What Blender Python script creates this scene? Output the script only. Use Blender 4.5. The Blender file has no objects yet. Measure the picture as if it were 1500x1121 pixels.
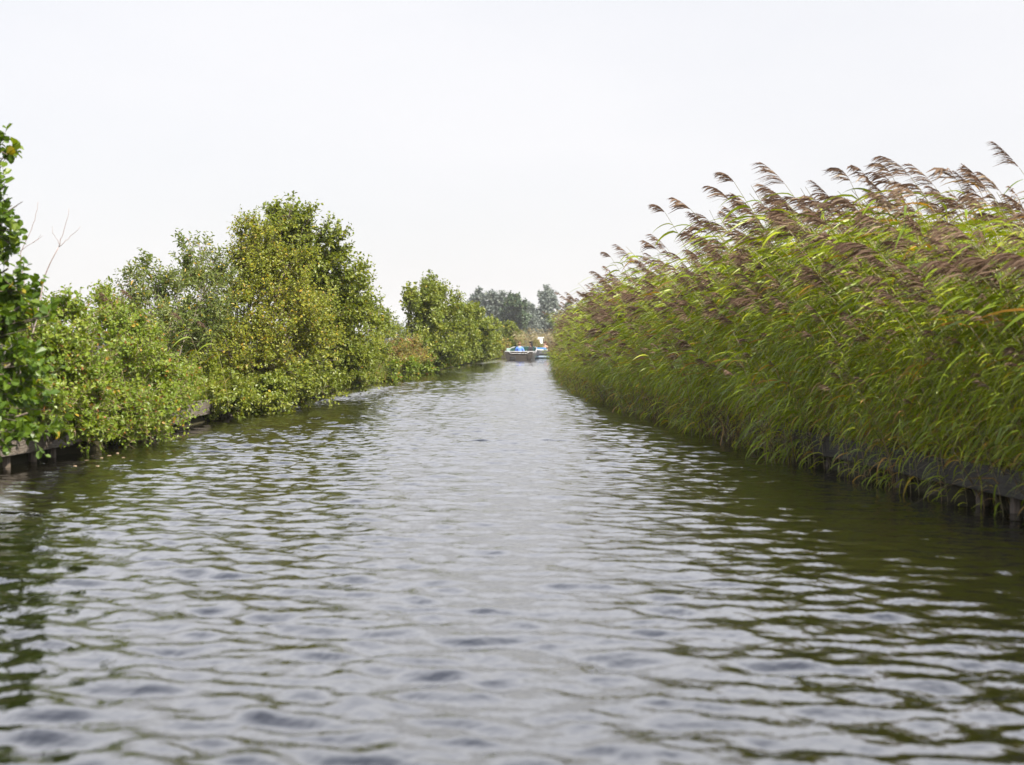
import bpy, math, random
import numpy as np
from mathutils import Vector, Matrix

random.seed(7)
rng = np.random.default_rng(7)
R = math.radians
SC = bpy.context.scene
COL = SC.collection

# ------------------------------------------------------------------ camera
CAM_H, FPX, HX, HY = 1.15, 2083.3, 750.0, 501.0
cd = bpy.data.cameras.new("camera")
cam = bpy.data.objects.new("camera", cd)
COL.objects.link(cam)
cam.location = (0, 0, CAM_H)
cam.rotation_euler = (R(90), 0, 0)
cd.sensor_fit = 'HORIZONTAL'
cd.sensor_width = 36.0
cd.lens = 50.0
cd.shift_y = -(560.5 - HY) / 1500.0
cd.clip_start = 0.1
cd.clip_end = 8000
cd.dof.use_dof = True
cd.dof.focus_distance = 24.0
cd.dof.aperture_fstop = 2.8
SC.camera = cam

# ------------------------------------------------------------------ sky and sun
SUN_AZ, SUN_EL = 140.0, 45.0         # clockwise from the view direction, above the horizon
w = bpy.data.worlds.new("World")
SC.world = w
w.use_nodes = True
nt = w.node_tree
nt.nodes.clear()
out = nt.nodes.new("ShaderNodeOutputWorld")
bg = nt.nodes.new("ShaderNodeBackground")
sky = nt.nodes.new("ShaderNodeTexSky")
sky.sky_type = 'NISHITA'
sky.sun_disc = False
sky.sun_elevation = R(SUN_EL)
sky.sun_rotation = R(SUN_AZ)
sky.air_density = 1.0
sky.dust_density = 2.5
sky.ozone_density = 1.0
veil = nt.nodes.new("ShaderNodeMix"); veil.data_type = 'RGBA'
tc = nt.nodes.new("ShaderNodeTexCoord")
mp = nt.nodes.new("ShaderNodeMapping"); mp.inputs['Scale'].default_value = (1, 1, 3.0)
nz = nt.nodes.new("ShaderNodeTexNoise"); nz.inputs['Scale'].default_value = 1.6; nz.inputs['Detail'].default_value = 4
cr = nt.nodes.new("ShaderNodeMapRange")
cr.inputs['From Min'].default_value = 0.3; cr.inputs['From Max'].default_value = 0.7
cr.inputs['To Min'].default_value = 0.70; cr.inputs['To Max'].default_value = 0.88
sepv = nt.nodes.new("ShaderNodeSeparateXYZ")
vg = nt.nodes.new("ShaderNodeValToRGB")                # pale low sky, unseen bright band added to light the water, bluer darker overhead
vg.color_ramp.elements[0].position = 0.0; vg.color_ramp.elements[0].color = (7.35, 7.15, 7.20, 1)
vg.color_ramp.elements[1].position = 1.0; vg.color_ramp.elements[1].color = (2.6, 3.0, 3.9, 1)
for p_, c_ in ((0.235, (7.5, 7.4, 7.55)), (0.32, (15.5, 15.5, 16.2)), (0.50, (16.0, 16.3, 18.0)), (0.72, (6.2, 6.8, 8.8))):
    e_ = vg.color_ramp.elements.new(p_); e_.color = (*c_, 1)
nt.links.new(tc.outputs['Generated'], sepv.inputs[0]); nt.links.new(sepv.outputs['Z'], vg.inputs['Fac']); nt.links.new(vg.outputs['Color'], veil.inputs['B'])
#   # thin bright cloud veil, in the sky texture's own units
nt.links.new(tc.outputs['Generated'], mp.inputs['Vector'])
nt.links.new(mp.outputs['Vector'], nz.inputs['Vector'])
nt.links.new(nz.outputs['Fac'], cr.inputs['Value'])
nt.links.new(cr.outputs['Result'], veil.inputs['Factor'])
nt.links.new(sky.outputs['Color'], veil.inputs['A'])
nt.links.new(veil.outputs['Result'], bg.inputs['Color'])
bg.inputs['Strength'].default_value = 0.0655
nt.links.new(bg.outputs['Background'], out.inputs['Surface'])

sl = bpy.data.lights.new("sun", 'SUN')
sl.energy = 5.0
sl.angle = R(0.7)
sl.color = (1.0, 0.93, 0.80)
sun = bpy.data.objects.new("sun", sl)
COL.objects.link(sun)
sdir = Vector((math.sin(R(SUN_AZ)) * math.cos(R(SUN_EL)), math.cos(R(SUN_AZ)) * math.cos(R(SUN_EL)), math.sin(R(SUN_EL))))
sun.rotation_euler = sdir.to_track_quat('Z', 'Y').to_euler()
sun.location = (20, -10, 30)

SC.view_settings.view_transform = 'Standard'
SC.view_settings.look = 'None'
SC.view_settings.exposure = 1.07
SC.view_settings.gamma = 1.0
SC.render.engine = 'CYCLES'
SC.cycles.use_denoising = True
SC.cycles.max_bounces = 7
SC.cycles.diffuse_bounces = 2
SC.cycles.glossy_bounces = 3
SC.cycles.transmission_bounces = 4
SC.cycles.volume_bounces = 1
SC.cycles.caustics_reflective = False
SC.cycles.caustics_refractive = False
SC.cycles.sample_clamp_indirect = 4.0

# ------------------------------------------------------------------ helpers
def P(px, py, d):
    """the place at distance d that the photograph shows at (px, py)"""
    return np.array([(px - HX) / FPX * d, d, CAM_H + (HY - py) / FPX * d])

def mesh_obj(name, verts, faces, mats, parent=None, attrs=None, midx=None, smooth=False):
    """verts (n,3); faces: array (m,k) or a list of such arrays with different k"""
    me = bpy.data.meshes.new(name)
    verts = np.asarray(verts, dtype=np.float32)
    fl = faces if isinstance(faces, list) else [faces]
    fl = [np.asarray(f, dtype=np.int32) for f in fl if len(f)]
    me.vertices.add(len(verts))
    me.vertices.foreach_set("co", verts.ravel())
    idx = np.concatenate([f.ravel() for f in fl])
    tot = np.concatenate([np.full(len(f), f.shape[1], np.int32) for f in fl])
    st = np.concatenate([[0], np.cumsum(tot)[:-1]]).astype(np.int32)
    me.loops.add(len(idx))
    me.loops.foreach_set("vertex_index", idx)
    me.polygons.add(len(tot))
    me.polygons.foreach_set("loop_start", st)
    if midx is not None:
        me.polygons.foreach_set("material_index", np.asarray(midx, np.int32))
    me.polygons.foreach_set("use_smooth", np.full(len(tot), smooth))
    me.update(calc_edges=True)
    if attrs:
        for k, v in attrs.items():
            a = me.attributes.new(k, 'FLOAT', 'POINT')
            a.data.foreach_set("value", np.asarray(v, np.float32))
    for m in (mats if isinstance(mats, (list, tuple)) else [mats]):
        me.materials.append(m)
    o = bpy.data.objects.new(name, me)
    COL.objects.link(o)
    if parent is not None:
        o.parent = parent
    return o

def tag(o, label=None, cat=None, group=None, kind=None):
    if label: o["label"] = label
    if cat: o["category"] = cat
    if group: o["group"] = group
    if kind: o["kind"] = kind
    return o

def thing(name, loc, label, cat, group=None, rz=0.0):
    o = bpy.data.objects.new(name, None)
    o.empty_display_size = 0.2
    COL.objects.link(o)
    o.location = loc
    o.rotation_euler = (0, 0, rz)
    return tag(o, label, cat, group)

class MB:
    """collects verts and faces of one part"""
    def __init__(self):
        self.v = []; self.q = []; self.t = []; self.n = 0
    def add(self, v, q=(), t=()):
        v = np.asarray(v, float)
        if len(q): self.q.append(np.asarray(q) + self.n)
        if len(t): self.t.append(np.asarray(t) + self.n)
        self.v.append(v); self.n += len(v)
    def box(self, c, s, rz=0.0, bev=0.0):
        sx, sy, sz = s[0] / 2, s[1] / 2, s[2] / 2
        b = bev
        if b <= 0:
            v = np.array([[x, y, z] for z in (-sz, sz) for x, y in ((-sx, -sy), (sx, -sy), (sx, sy), (-sx, sy))])
            q = [[3, 2, 1, 0], [4, 5, 6, 7], [0, 1, 5, 4], [1, 2, 6, 5], [2, 3, 7, 6], [3, 0, 4, 7]]
        else:
            rings = []
            for z, ins in ((-sz, b), (-sz + b, 0), (sz - b, 0), (sz, b)):
                x, y, = sx - ins, sy - ins
                rings.append([[-x + b, -y, z], [x - b, -y, z], [x, -y + b, z], [x, y - b, z], [x - b, y, z], [-x + b, y, z], [-x, y - b, z], [-x, -y + b, z]])
            v = np.array(rings).reshape(-1, 3); q = []
            for r in range(3):
                for k in range(8):
                    q.append([r * 8 + k, r * 8 + (k + 1) % 8, r * 8 + 8 + (k + 1) % 8, r * 8 + 8 + k])
            q += [[3, 2, 1, 0], [7, 4, 3, 0], [7, 6, 5, 4], [24, 25, 26, 27], [24, 27, 28, 31], [28, 29, 30, 31]]
        ca, sa = math.cos(rz), math.sin(rz)
        v = v @ np.array([[ca, sa, 0], [-sa, ca, 0], [0, 0, 1]]) + np.asarray(c)
        self.add(v, q)
    def tube(self, pts, rad, sides=6, cap=True):
        pts = np.asarray(pts, float); n = len(pts)
        rad = np.broadcast_to(np.asarray(rad, float), (n,))
        tg = np.gradient(pts, axis=0)
        tg /= np.linalg.norm(tg, axis=1)[:, None] + 1e-9
        ref = np.array([0.0, 0, 1]) if abs(tg[0][2]) < 0.9 else np.array([1.0, 0, 0])
        u = np.cross(tg, ref); u /= np.linalg.norm(u, axis=1)[:, None] + 1e-9
        v = np.cross(tg, u)
        a = np.arange(sides) * 2 * math.pi / sides
        ring = pts[:, None, :] + rad[:, None, None] * (np.cos(a)[None, :, None] * u[:, None, :] + np.sin(a)[None, :, None] * v[:, None, :])
        q = []
        for i in range(n - 1):
            for k in range(sides):
                q.append([i * sides + k, i * sides + (k + 1) % sides, (i + 1) * sides + (k + 1) % sides, (i + 1) * sides + k])
        vv = ring.reshape(-1, 3)
        t = []
        if cap:
            vv = np.concatenate([vv, pts[[0, -1]]])
            for k in range(sides):
                t.append([n * sides, (k + 1) % sides, k])
                t.append([n * sides + 1, (n - 1) * sides + k, (n - 1) * sides + (k + 1) % sides])
        self.add(vv, q, t)
    def build(self, name, mat, parent=None, smooth=False, attrs=None):
        return mesh_obj(name, np.concatenate(self.v), [np.concatenate(x) for x in (self.q, self.t) if x], mat, parent, smooth=smooth, attrs=attrs)

def unit(a):
    return a / (np.linalg.norm(a, axis=-1, keepdims=True) + 1e-9)

# ------------------------------------------------------------------ materials
def new_mat(name):
    m = bpy.data.materials.new(name)
    m.use_nodes = True
    t = m.node_tree
    t.nodes.clear()
    o = t.nodes.new("ShaderNodeOutputMaterial")
    return m, t, o

def ramp(t, stops):
    r = t.nodes.new("ShaderNodeValToRGB")
    e = r.color_ramp.elements
    while len(e) > 1: e.remove(e[-1])
    e[0].position, e[0].color = stops[0][0], (*stops[0][1], 1)
    for p, c in stops[1:]:
        x = e.new(p); x.color = (*c, 1)
    return r

def leaf_mat(name, greens, odd, odd_at=0.93, trans=0.36, rough=0.42, spec=0.5):
    """per-leaf colour: greens by the twig it grows on, odd (turning) leaves past odd_at"""
    m, t, o = new_mat(name)
    at = t.nodes.new("ShaderNodeAttribute"); at.attribute_name = "tint"
    ac = t.nodes.new("ShaderNodeAttribute"); ac.attribute_name = "clump"
    ad = t.nodes.new("ShaderNodeMath"); ad.operation = 'MULTIPLY_ADD'
    ad.inputs[1].default_value = 0.45
    ml = t.nodes.new("ShaderNodeMath"); ml.operation = 'MULTIPLY'; ml.inputs[1].default_value = 0.55
    t.links.new(ac.outputs['Fac'], ml.inputs[0])
    t.links.new(at.outputs['Fac'], ad.inputs[0]); t.links.new(ml.outputs[0], ad.inputs[2])
    n = len(greens)
    g = ramp(t, [((i + 0.0) / max(1, n - 1), c) for i, c in enumerate(greens)])
    t.links.new(ad.outputs[0], g.inputs['Fac'])
    od = ramp(t, [(odd_at, odd[0]), ((odd_at + 1) / 2, odd[len(odd) // 2]), (1.0, odd[-1])])
    t.links.new(at.outputs['Fac'], od.inputs['Fac'])
    th = t.nodes.new("ShaderNodeMath"); th.operation = 'GREATER_THAN'; th.inputs[1].default_value = odd_at
    t.links.new(at.outputs['Fac'], th.inputs[0])
    mx = t.nodes.new("ShaderNodeMix"); mx.data_type = 'RGBA'
    t.links.new(th.outputs[0], mx.inputs['Factor']); t.links.new(g.outputs['Color'], mx.inputs['A']); t.links.new(od.outputs['Color'], mx.inputs['B'])
    b = t.nodes.new("ShaderNodeBsdfPrincipled")
    b.inputs['Roughness'].default_value = rough
    b.inputs['Specular IOR Level'].default_value = spec
    t.links.new(mx.outputs['Result'], b.inputs['Base Color'])
    tr = t.nodes.new("ShaderNodeBsdfTranslucent")
    hs = t.nodes.new("ShaderNodeHueSaturation"); hs.inputs['Hue'].default_value = 0.485; hs.inputs['Saturation'].default_value = 1.1; hs.inputs['Value'].default_value = 1.5
    t.links.new(mx.outputs['Result'], hs.inputs['Color']); t.links.new(hs.outputs['Color'], tr.inputs['Color'])
    ms = t.nodes.new("ShaderNodeMixShader"); ms.inputs['Fac'].default_value = trans
    t.links.new(b.outputs[0], ms.inputs[1]); t.links.new(tr.outputs[0], ms.inputs[2])
    t.links.new(ms.outputs[0], o.inputs['Surface'])
    return m

def plain_mat(name, c1, c2=None, scale=8.0, rough=0.6, metal=0.0, spec=0.5, bump=0.0, stretch=(1, 1, 1)):
    m, t, o = new_mat(name)
    b = t.nodes.new("ShaderNodeBsdfPrincipled")
    b.inputs['Roughness'].default_value = rough
    b.inputs['Metallic'].default_value = metal
    b.inputs['Specular IOR Level'].default_value = min(spec, 0.15) if rough > 0.8 else spec
    tcn = t.nodes.new("ShaderNodeTexCoord")
    mpn = t.nodes.new("ShaderNodeMapping"); mpn.inputs['Scale'].default_value = stretch
    nzn = t.nodes.new("ShaderNodeTexNoise"); nzn.inputs['Scale'].default_value = scale; nzn.inputs['Detail'].default_value = 5
    t.links.new(tcn.outputs['Object'], mpn.inputs['Vector']); t.links.new(mpn.outputs['Vector'], nzn.inputs['Vector'])
    r = ramp(t, [(0.3, c1), (0.7, c2 or tuple(x * 0.75 for x in c1))])
    t.links.new(nzn.outputs['Fac'], r.inputs['Fac']); t.links.new(r.outputs['Color'], b.inputs['Base Color'])
    if bump:
        bp = t.nodes.new("ShaderNodeBump"); bp.inputs['Strength'].default_value = bump; bp.inputs['Distance'].default_value = 0.02
        t.links.new(nzn.outputs['Fac'], bp.inputs['Height']); t.links.new(bp.outputs[0], b.inputs['Normal'])
    t.links.new(b.outputs[0], o.inputs['Surface'])
    return m

M = {}
YEL = [(0.36, 0.31, 0.03), (0.46, 0.36, 0.04), (0.36, 0.21, 0.03)]
M['alder'] = leaf_mat('alder_leaves', [(0.080, 0.115, 0.013), (0.150, 0.190, 0.019), (0.260, 0.270, 0.035)], YEL, 0.995)
M['alder_near'] = leaf_mat('near_alder_leaves', [(0.045, 0.090, 0.010), (0.085, 0.150, 0.014), (0.160, 0.220, 0.022)], YEL, 0.988, trans=0.42)
M['birch'] = leaf_mat('birch_leaves', [(0.110, 0.155, 0.015), (0.200, 0.230, 0.020), (0.320, 0.310, 0.035)], YEL, 0.94)
M['willow'] = leaf_mat('willow_leaves', [(0.090, 0.130, 0.026), (0.135, 0.177, 0.037), (0.224, 0.246, 0.062)], YEL, 0.95)
M['bramble'] = leaf_mat('bramble_leaves', [(0.089, 0.149, 0.013), (0.156, 0.219, 0.019), (0.245, 0.284, 0.029)],
                        [(0.33, 0.26, 0.02), (0.30, 0.10, 0.03), (0.42, 0.30, 0.06)], 0.965)
M['herb'] = leaf_mat('herb_leaves', [(0.125, 0.150, 0.027), (0.213, 0.200, 0.037), (0.250, 0.175, 0.056)],
                     [(0.22, 0.09, 0.035), (0.26, 0.10, 0.05), (0.45, 0.36, 0.02)], 0.86)
M['far'] = leaf_mat('hazed_willow_leaves', [(0.095, 0.122, 0.105), (0.14, 0.165, 0.14), (0.20, 0.225, 0.19)], [(0.24, 0.26, 0.20)] * 3, 0.93, trans=0.25)  # silvery willow leaves, distance haze put into the grey-blue colour
M['far_dark'] = leaf_mat('far_tree_leaves', [(0.035, 0.065, 0.028), (0.050, 0.085, 0.035), (0.075, 0.11, 0.045)], [(0.13, 0.14, 0.06)] * 3, 0.95, trans=0.25)
M['reed_leaf'] = leaf_mat('reed_blades', [(0.085, 0.130, 0.010), (0.200, 0.265, 0.014), (0.370, 0.395, 0.026)],
                          [(0.32, 0.28, 0.03), (0.40, 0.24, 0.03), (0.34, 0.22, 0.09)], 0.955, trans=0.34, rough=0.40, spec=0.3)
M['reed_stem'] = leaf_mat('reed_stems', [(0.10, 0.11, 0.035), (0.17, 0.15, 0.06), (0.22, 0.17, 0.08)], [(0.25, 0.17, 0.08)] * 3, 0.8, trans=0.0, rough=0.5)
M['plume'] = leaf_mat('reed_plumes', [(0.075, 0.046, 0.032), (0.14, 0.090, 0.060), (0.26, 0.185, 0.125)], [(0.30, 0.23, 0.16)] * 3, 0.92, trans=0.35, rough=0.7, spec=0.2)
M['dry_reed'] = leaf_mat('dry_reed_blades', [(0.24, 0.19, 0.09), (0.30, 0.23, 0.11), (0.34, 0.27, 0.14)], [(0.13, 0.17, 0.04)] * 3, 0.8, trans=0.3)
M['dead_reed'] = leaf_mat('dead_reed_stalks', [(0.05, 0.038, 0.018), (0.085, 0.060, 0.028), (0.13, 0.095, 0.042)], [(0.28, 0.19, 0.04), (0.30, 0.17, 0.04), (0.10, 0.15, 0.02)], 0.86, trans=0.2)
M['grass'] = leaf_mat('bank_grass_blades', [(0.100, 0.156, 0.017), (0.172, 0.221, 0.025), (0.286, 0.273, 0.052)], [(0.30, 0.24, 0.08), (0.34, 0.25, 0.10), (0.28, 0.15, 0.06)], 0.85, trans=0.4)
M['bark'] = plain_mat('bark', (0.10, 0.080, 0.060), (0.17, 0.145, 0.115), 30, 0.9, bump=0.5)
M['pale_twig'] = plain_mat('pale_twigs', (0.26, 0.21, 0.20), (0.34, 0.29, 0.28), 20, 0.9)
M['dead_stem'] = plain_mat('dead_stems', (0.24, 0.17, 0.11), (0.32, 0.25, 0.17), 20, 0.9)
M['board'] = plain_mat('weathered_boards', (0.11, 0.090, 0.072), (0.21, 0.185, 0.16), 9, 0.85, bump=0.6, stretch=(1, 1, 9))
M['shaded_board'] = plain_mat('shade_toned_boards', (0.030, 0.027, 0.023), (0.070, 0.064, 0.054), 9, 0.85, bump=0.6, stretch=(1, 1, 9))  # bank timber with the right side's shade put into its colour
M['post'] = plain_mat('wet_posts', (0.055, 0.043, 0.032), (0.13, 0.10, 0.075), 14, 0.75, bump=0.5, stretch=(6, 6, 1))
M['soil'] = plain_mat('soil', (0.018, 0.014, 0.009), (0.040, 0.036, 0.016), 1.7, 0.95, bump=0.6)
M['hull'] = plain_mat('hull_metal', (0.036, 0.030, 0.026), (0.070, 0.060, 0.053), 3, 0.45, metal=0.3, stretch=(1, 1, 4))
M['pale_metal'] = plain_mat('pale_metal', (0.36, 0.36, 0.37), (0.46, 0.46, 0.47), 6, 0.4)
M['dark_hull'] = plain_mat('dark_hull', (0.06, 0.06, 0.066), (0.10, 0.10, 0.11), 4, 0.5)
M['white_paint'] = plain_mat('white_paint', (0.74, 0.74, 0.74), (0.80, 0.80, 0.80), 6, 0.4)
M['green_vinyl'] = plain_mat('green_vinyl', (0.010, 0.045, 0.036), (0.016, 0.062, 0.050), 6, 0.5)
M['lit_green'] = plain_mat('sunlit_green', (0.30, 0.42, 0.36), (0.36, 0.48, 0.42), 6, 0.5)  # boat's green interior, sunlight on the port side put into the colour
M['black'] = plain_mat('black_plastic', (0.015, 0.015, 0.017), (0.03, 0.03, 0.03), 8, 0.5)
M['skin'] = plain_mat('skin', (0.50, 0.29, 0.21), (0.55, 0.33, 0.25), 12, 0.55)
M['blue_shirt'] = plain_mat('blue_shirt', (0.10, 0.22, 0.62), (0.14, 0.28, 0.86), 9, 0.8)
M['black_cloth'] = plain_mat('black_cloth', (0.012, 0.012, 0.016), (0.022, 0.020, 0.026), 9, 0.8)
M['denim'] = plain_mat('denim', (0.07, 0.15, 0.34), (0.11, 0.20, 0.42), 20, 0.85)
M['blue_tarp'] = plain_mat('blue_tarp', (0.06, 0.19, 0.42), (0.09, 0.24, 0.50), 7, 0.6)
M['rose_cloth'] = plain_mat('rose_cloth', (0.42, 0.24, 0.18), (0.52, 0.32, 0.25), 10, 0.85)
M['pale_cloth'] = plain_mat('pale_cloth', (0.62, 0.60, 0.60), (0.70, 0.68, 0.68), 10, 0.85)
M['brown_hair'] = plain_mat('brown_hair', (0.10, 0.05, 0.025), (0.15, 0.08, 0.04), 30, 0.6)
M['black_hair'] = plain_mat('black_hair', (0.012, 0.009, 0.008), (0.02, 0.015, 0.013), 30, 0.5)
M['steel_blue'] = plain_mat('steel_blue_paint', (0.20, 0.26, 0.34), (0.25, 0.31, 0.40), 10, 0.5)
M['maroon'] = plain_mat('maroon_panel', (0.30, 0.16, 0.16), (0.36, 0.21, 0.20), 10, 0.6)

# water: dark peaty canal water, a mirror at grazing angles
m, t, o = new_mat('canal_water')
b = t.nodes.new("ShaderNodeBsdfPrincipled")
b.inputs['Base Color'].default_value = (0.005, 0.0045, 0.002, 1)
b.inputs['Roughness'].default_value = 0.03
b.inputs['IOR'].default_value = 2.1
tcn = t.nodes.new("ShaderNodeTexCoord")
hts = []
for sc, st in ((9.0, 1.0), (22.0, 0.45)):
    nn = t.nodes.new("ShaderNodeTexNoise"); nn.inputs['Scale'].default_value = sc; nn.inputs['Detail'].default_value = 2
    t.links.new(tcn.outputs['Object'], nn.inputs['Vector'])
    mm = t.nodes.new("ShaderNodeMath"); mm.operation = 'MULTIPLY'; mm.inputs[1].default_value = st
    t.links.new(nn.outputs['Fac'], mm.inputs[0]); hts.append(mm)
sm = t.nodes.new("ShaderNodeMath"); sm.operation = 'ADD'
t.links.new(hts[0].outputs[0], sm.inputs[0]); t.links.new(hts[1].outputs[0], sm.inputs[1])
bp = t.nodes.new("ShaderNodeBump"); bp.inputs['Strength'].default_value = 1.0; bp.inputs['Distance'].default_value = 0.006
t.links.new(sm.outputs[0], bp.inputs['Height']); t.links.new(bp.outputs[0], b.inputs['Normal'])
t.links.new(b.outputs[0], o.inputs['Surface'])
M['water'] = m

# ------------------------------------------------------------------ the canal's banks
LB = np.array([(-30, -6.2), (3, -5.3), (12.7, -4.62), (16, -4.4), (21, -4.4), (27, -4.15), (40, -3.75), (57, -3.05), (75, -2.35), (90, -1.6), (100, -0.95), (108, -0.2), (115, 0.9), (119, 2.2), (121.5, 4.5), (123.5, 10), (125, 60)])
RB = np.array([(-30, 6.5), (3, 4.6), (6, 3.95), (9.25, 3.38), (12.7, 2.9), (17.9, 2.62), (25.5, 2.0), (34.7, 1.78), (45, 1.8), (61, 2.15), (75, 3.0), (88, 5.0), (98, 9.0), (104, 15), (107, 60)])
def lbank(d): return np.interp(d, LB[:, 0], LB[:, 1])
def rbank(d): return np.interp(d, RB[:, 0], RB[:, 1])

def seg_dist(X, Y, poly):
    best = np.full(X.shape, 1e9)
    for (y0, x0), (y1, x1) in zip(poly[:-1], poly[1:]):
        dx, dy = x1 - x0, y1 - y0
        tt = np.clip(((X - x0) * dx + (Y - y0) * dy) / (dx * dx + dy * dy), 0, 1)
        best = np.minimum(best, np.hypot(X - x0 - tt * dx, Y - y0 - tt * dy))
    return best
xs = np.concatenate([-np.geomspace(1200, 8.3, 20), np.arange(-8, 16, 0.25), np.geomspace(16.5, 1200, 20)])
ys = np.concatenate([[-300, -100, -40, -20], np.arange(-8, 40, 0.4), np.arange(40, 132, 0.8), np.geomspace(133, 1400, 20)])
X, Y = np.meshgrid(xs, ys)
inside = (X > np.where(Y < 125, lbank(Y), 1e9)) & (X < np.where(Y < 107, rbank(Y), 1e9))
D = np.minimum(seg_dist(X, Y, LB), seg_dist(X, Y, RB))
Z = np.where(inside, -0.35 - 0.5 * np.clip(D / 1.5, 0, 1), 0.22 + 0.08 * np.clip(D / 1.0, 0, 1)) 
Z += np.where(inside, 0, 0.04 * np.sin(X * 1.7 + Y * 0.9) * np.sin(Y * 1.3 - X * 0.6) * np.clip(D, 0, 1))
ny, nx = X.shape
i = np.arange(ny * nx).reshape(ny, nx)
q = np.stack([i[:-1, :-1], i[:-1, 1:], i[1:, 1:], i[1:, :-1]], -1).reshape(-1, 4)
gr = mesh_obj('ground', np.stack([X, Y, Z], -1).reshape(-1, 3), q, M['soil'], smooth=True)
tag(gr, 'dark soil of the flat land along both banks of the canal', 'ground', kind='structure')

# water sheet with real wind ripples
wx = np.concatenate([np.arange(-7, -5.5, 0.12), np.arange(-5.5, 5.2, 0.034), np.arange(5.2, 14, 0.3), np.geomspace(14, 70, 12)])
yl = [-8.0]
while yl[-1] < 128:
    y = yl[-1]
    yl.append(y + (0.3 if y < 2.5 else max(0.024, 0.00055 * y ** 1.3)))
wy = np.array(yl)
X, Y = np.meshgrid(wx, wy)
Z = np.zeros_like(X)
step = np.gradient(wy)[:, None]
nw = 130
for k in range(nw):
    lam = 0.10 * (0.65 / 0.10) ** rng.random()
    th = R(258) + rng.normal(0, 0.62)
    kk = 2 * math.pi / lam
    slope = 0.0195 * (0.75 + 0.5 * rng.random()) * (0.55 if lam > 0.35 else 1.2)
    fade = np.clip((lam / step - 2.2) / 1.8, 0, 1)
    ph = kk * (math.cos(th) * X + math.sin(th) * Y) + rng.random() * 6.283
    Z += fade * slope / kk * np.sin(ph)
gust = (1 + 0.3 * np.clip((Y - 12) / 25, 0, 1)) * (0.8 + 0.3 * np.sin(0.55 * X + 0.31 * Y + 1.0) * np.sin(0.23 * Y - 0.4 * X))
edge = np.clip(np.minimum(X - lbank(Y), rbank(Y) - X) / 0.7, 0.45, 1)
Z *= gust * np.where((Y > 95), 1, edge)
ny, nx = X.shape
i = np.arange(ny * nx).reshape(ny, nx)
q = np.stack([i[:-1, :-1], i[:-1, 1:], i[1:, 1:], i[1:, :-1]], -1).reshape(-1, 4)
wo = mesh_obj('water', np.stack([X, Y, Z], -1).reshape(-1, 3), q, M['water'], smooth=True)
tag(wo, 'rippled dark canal water reflecting the pale sky', 'water', kind='structure')

# ------------------------------------------------------------------ timber edges of the banks
def offset_bank(poly_fn, d0, d1, off):
    return np.array([[poly_fn(d) + off, d] for d in np.arange(d0, d1, 0.25)])
def revetment(fn, side, d0, d1, z0, z1, label, rs, mat='board'):
    b0 = np.array([fn(d0), d0, 0.0])
    t = thing('timber_revetment', b0, label, 'bank edging')
    d = d0
    r2 = random.Random(rs)
    while d < d1:
        L = r2.uniform(1.9, 2.5)
        a = np.array([fn(d) - side * 0.02, d]); c = np.array([fn(d + L) - side * 0.02, d + L])
        ang = math.atan2(c[1] - a[1], c[0] - a[0])
        mid = (a + c) / 2
        dz = r2.uniform(-0.015, 0.015)
        mb = MB()
        mb.box((0, 0, 0), (np.linalg.norm(c - a) - 0.012, 0.05, (z1 - z0)), 0, 0.006)
        o = mb.build('board', M[mat], t)
        o.location = (mid[0] - b0[0], mid[1] - b0[1], (z0 + z1) / 2 + dz)
        o.rotation_euler = (r2.uniform(-0.05, 0.05), r2.uniform(-0.008, 0.008), ang)
        for k in range(4):
            dd = d + (k + 0.5) * L / 4 + r2.uniform(-0.12, 0.12)
            rr = r2.uniform(0.035, 0.055)
            mb = MB()
            top = z0 + 0.03
            mb.tube([[0, 0, -0.7], [0, 0, 0], [r2.uniform(-.01, .01), 0, top]], [rr, rr, rr * 0.93], 8)
            o = mb.build('post', M['post'], t, smooth=False)
            o.location = (fn(dd) - b0[0] + side * 0.06, dd - b0[1], 0)
        d += L
    return t
revetment(lbank, -1, 8.0, 27.0, 0.10, 0.31, 'weathered grey timber edging on short posts below the bushes', 3)
revetment(rbank, 1, 6.0, 13.0, 0.10, 0.28, 'timber edging with shade put into its colour, half hidden under the hanging reeds', 4, 'shaded_board')

# ------------------------------------------------------------------ shrubs and trees
def leaf_arrays(pos, dirs, nrm, size, wid, tint, clump):
    """one folded leaf of two quads per position"""
    n = len(pos)
    dirs = unit(dirs)
    side = unit(np.cross(nrm, dirs)); nr = np.cross(dirs, side)
    L = size[:, None]; W = (size * wid)[:, None] * 0.5
    up = nr * L * 0.10
    v = np.empty((n, 6, 3))
    v[:, 0] = pos
    v[:, 1] = pos + dirs * L * 0.35 + side * W * 0.92 + up
    v[:, 2] = pos + dirs * L * 0.78 + side * W * 0.80 + up
    v[:, 3] = pos + dirs * L - up * 0.6
    v[:, 4] = pos + dirs * L * 0.78 - side * W * 0.80 + up
    v[:, 5] = pos + dirs * L * 0.35 - side * W * 0.92 + up
    base = (np.arange(n) * 6)[:, None]
    q = np.concatenate([base + [0, 3, 2, 1], base + [0, 5, 4, 3]], 0)
    return v.reshape(-1, 3), q, np.repeat(tint, 6), np.repeat(clump, 6)

def bez(a, b, c, n):
    s = np.linspace(0, 1, n)[:, None]
    return (1 - s) ** 2 * a + 2 * s * (1 - s) * b + s * s * c

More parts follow.
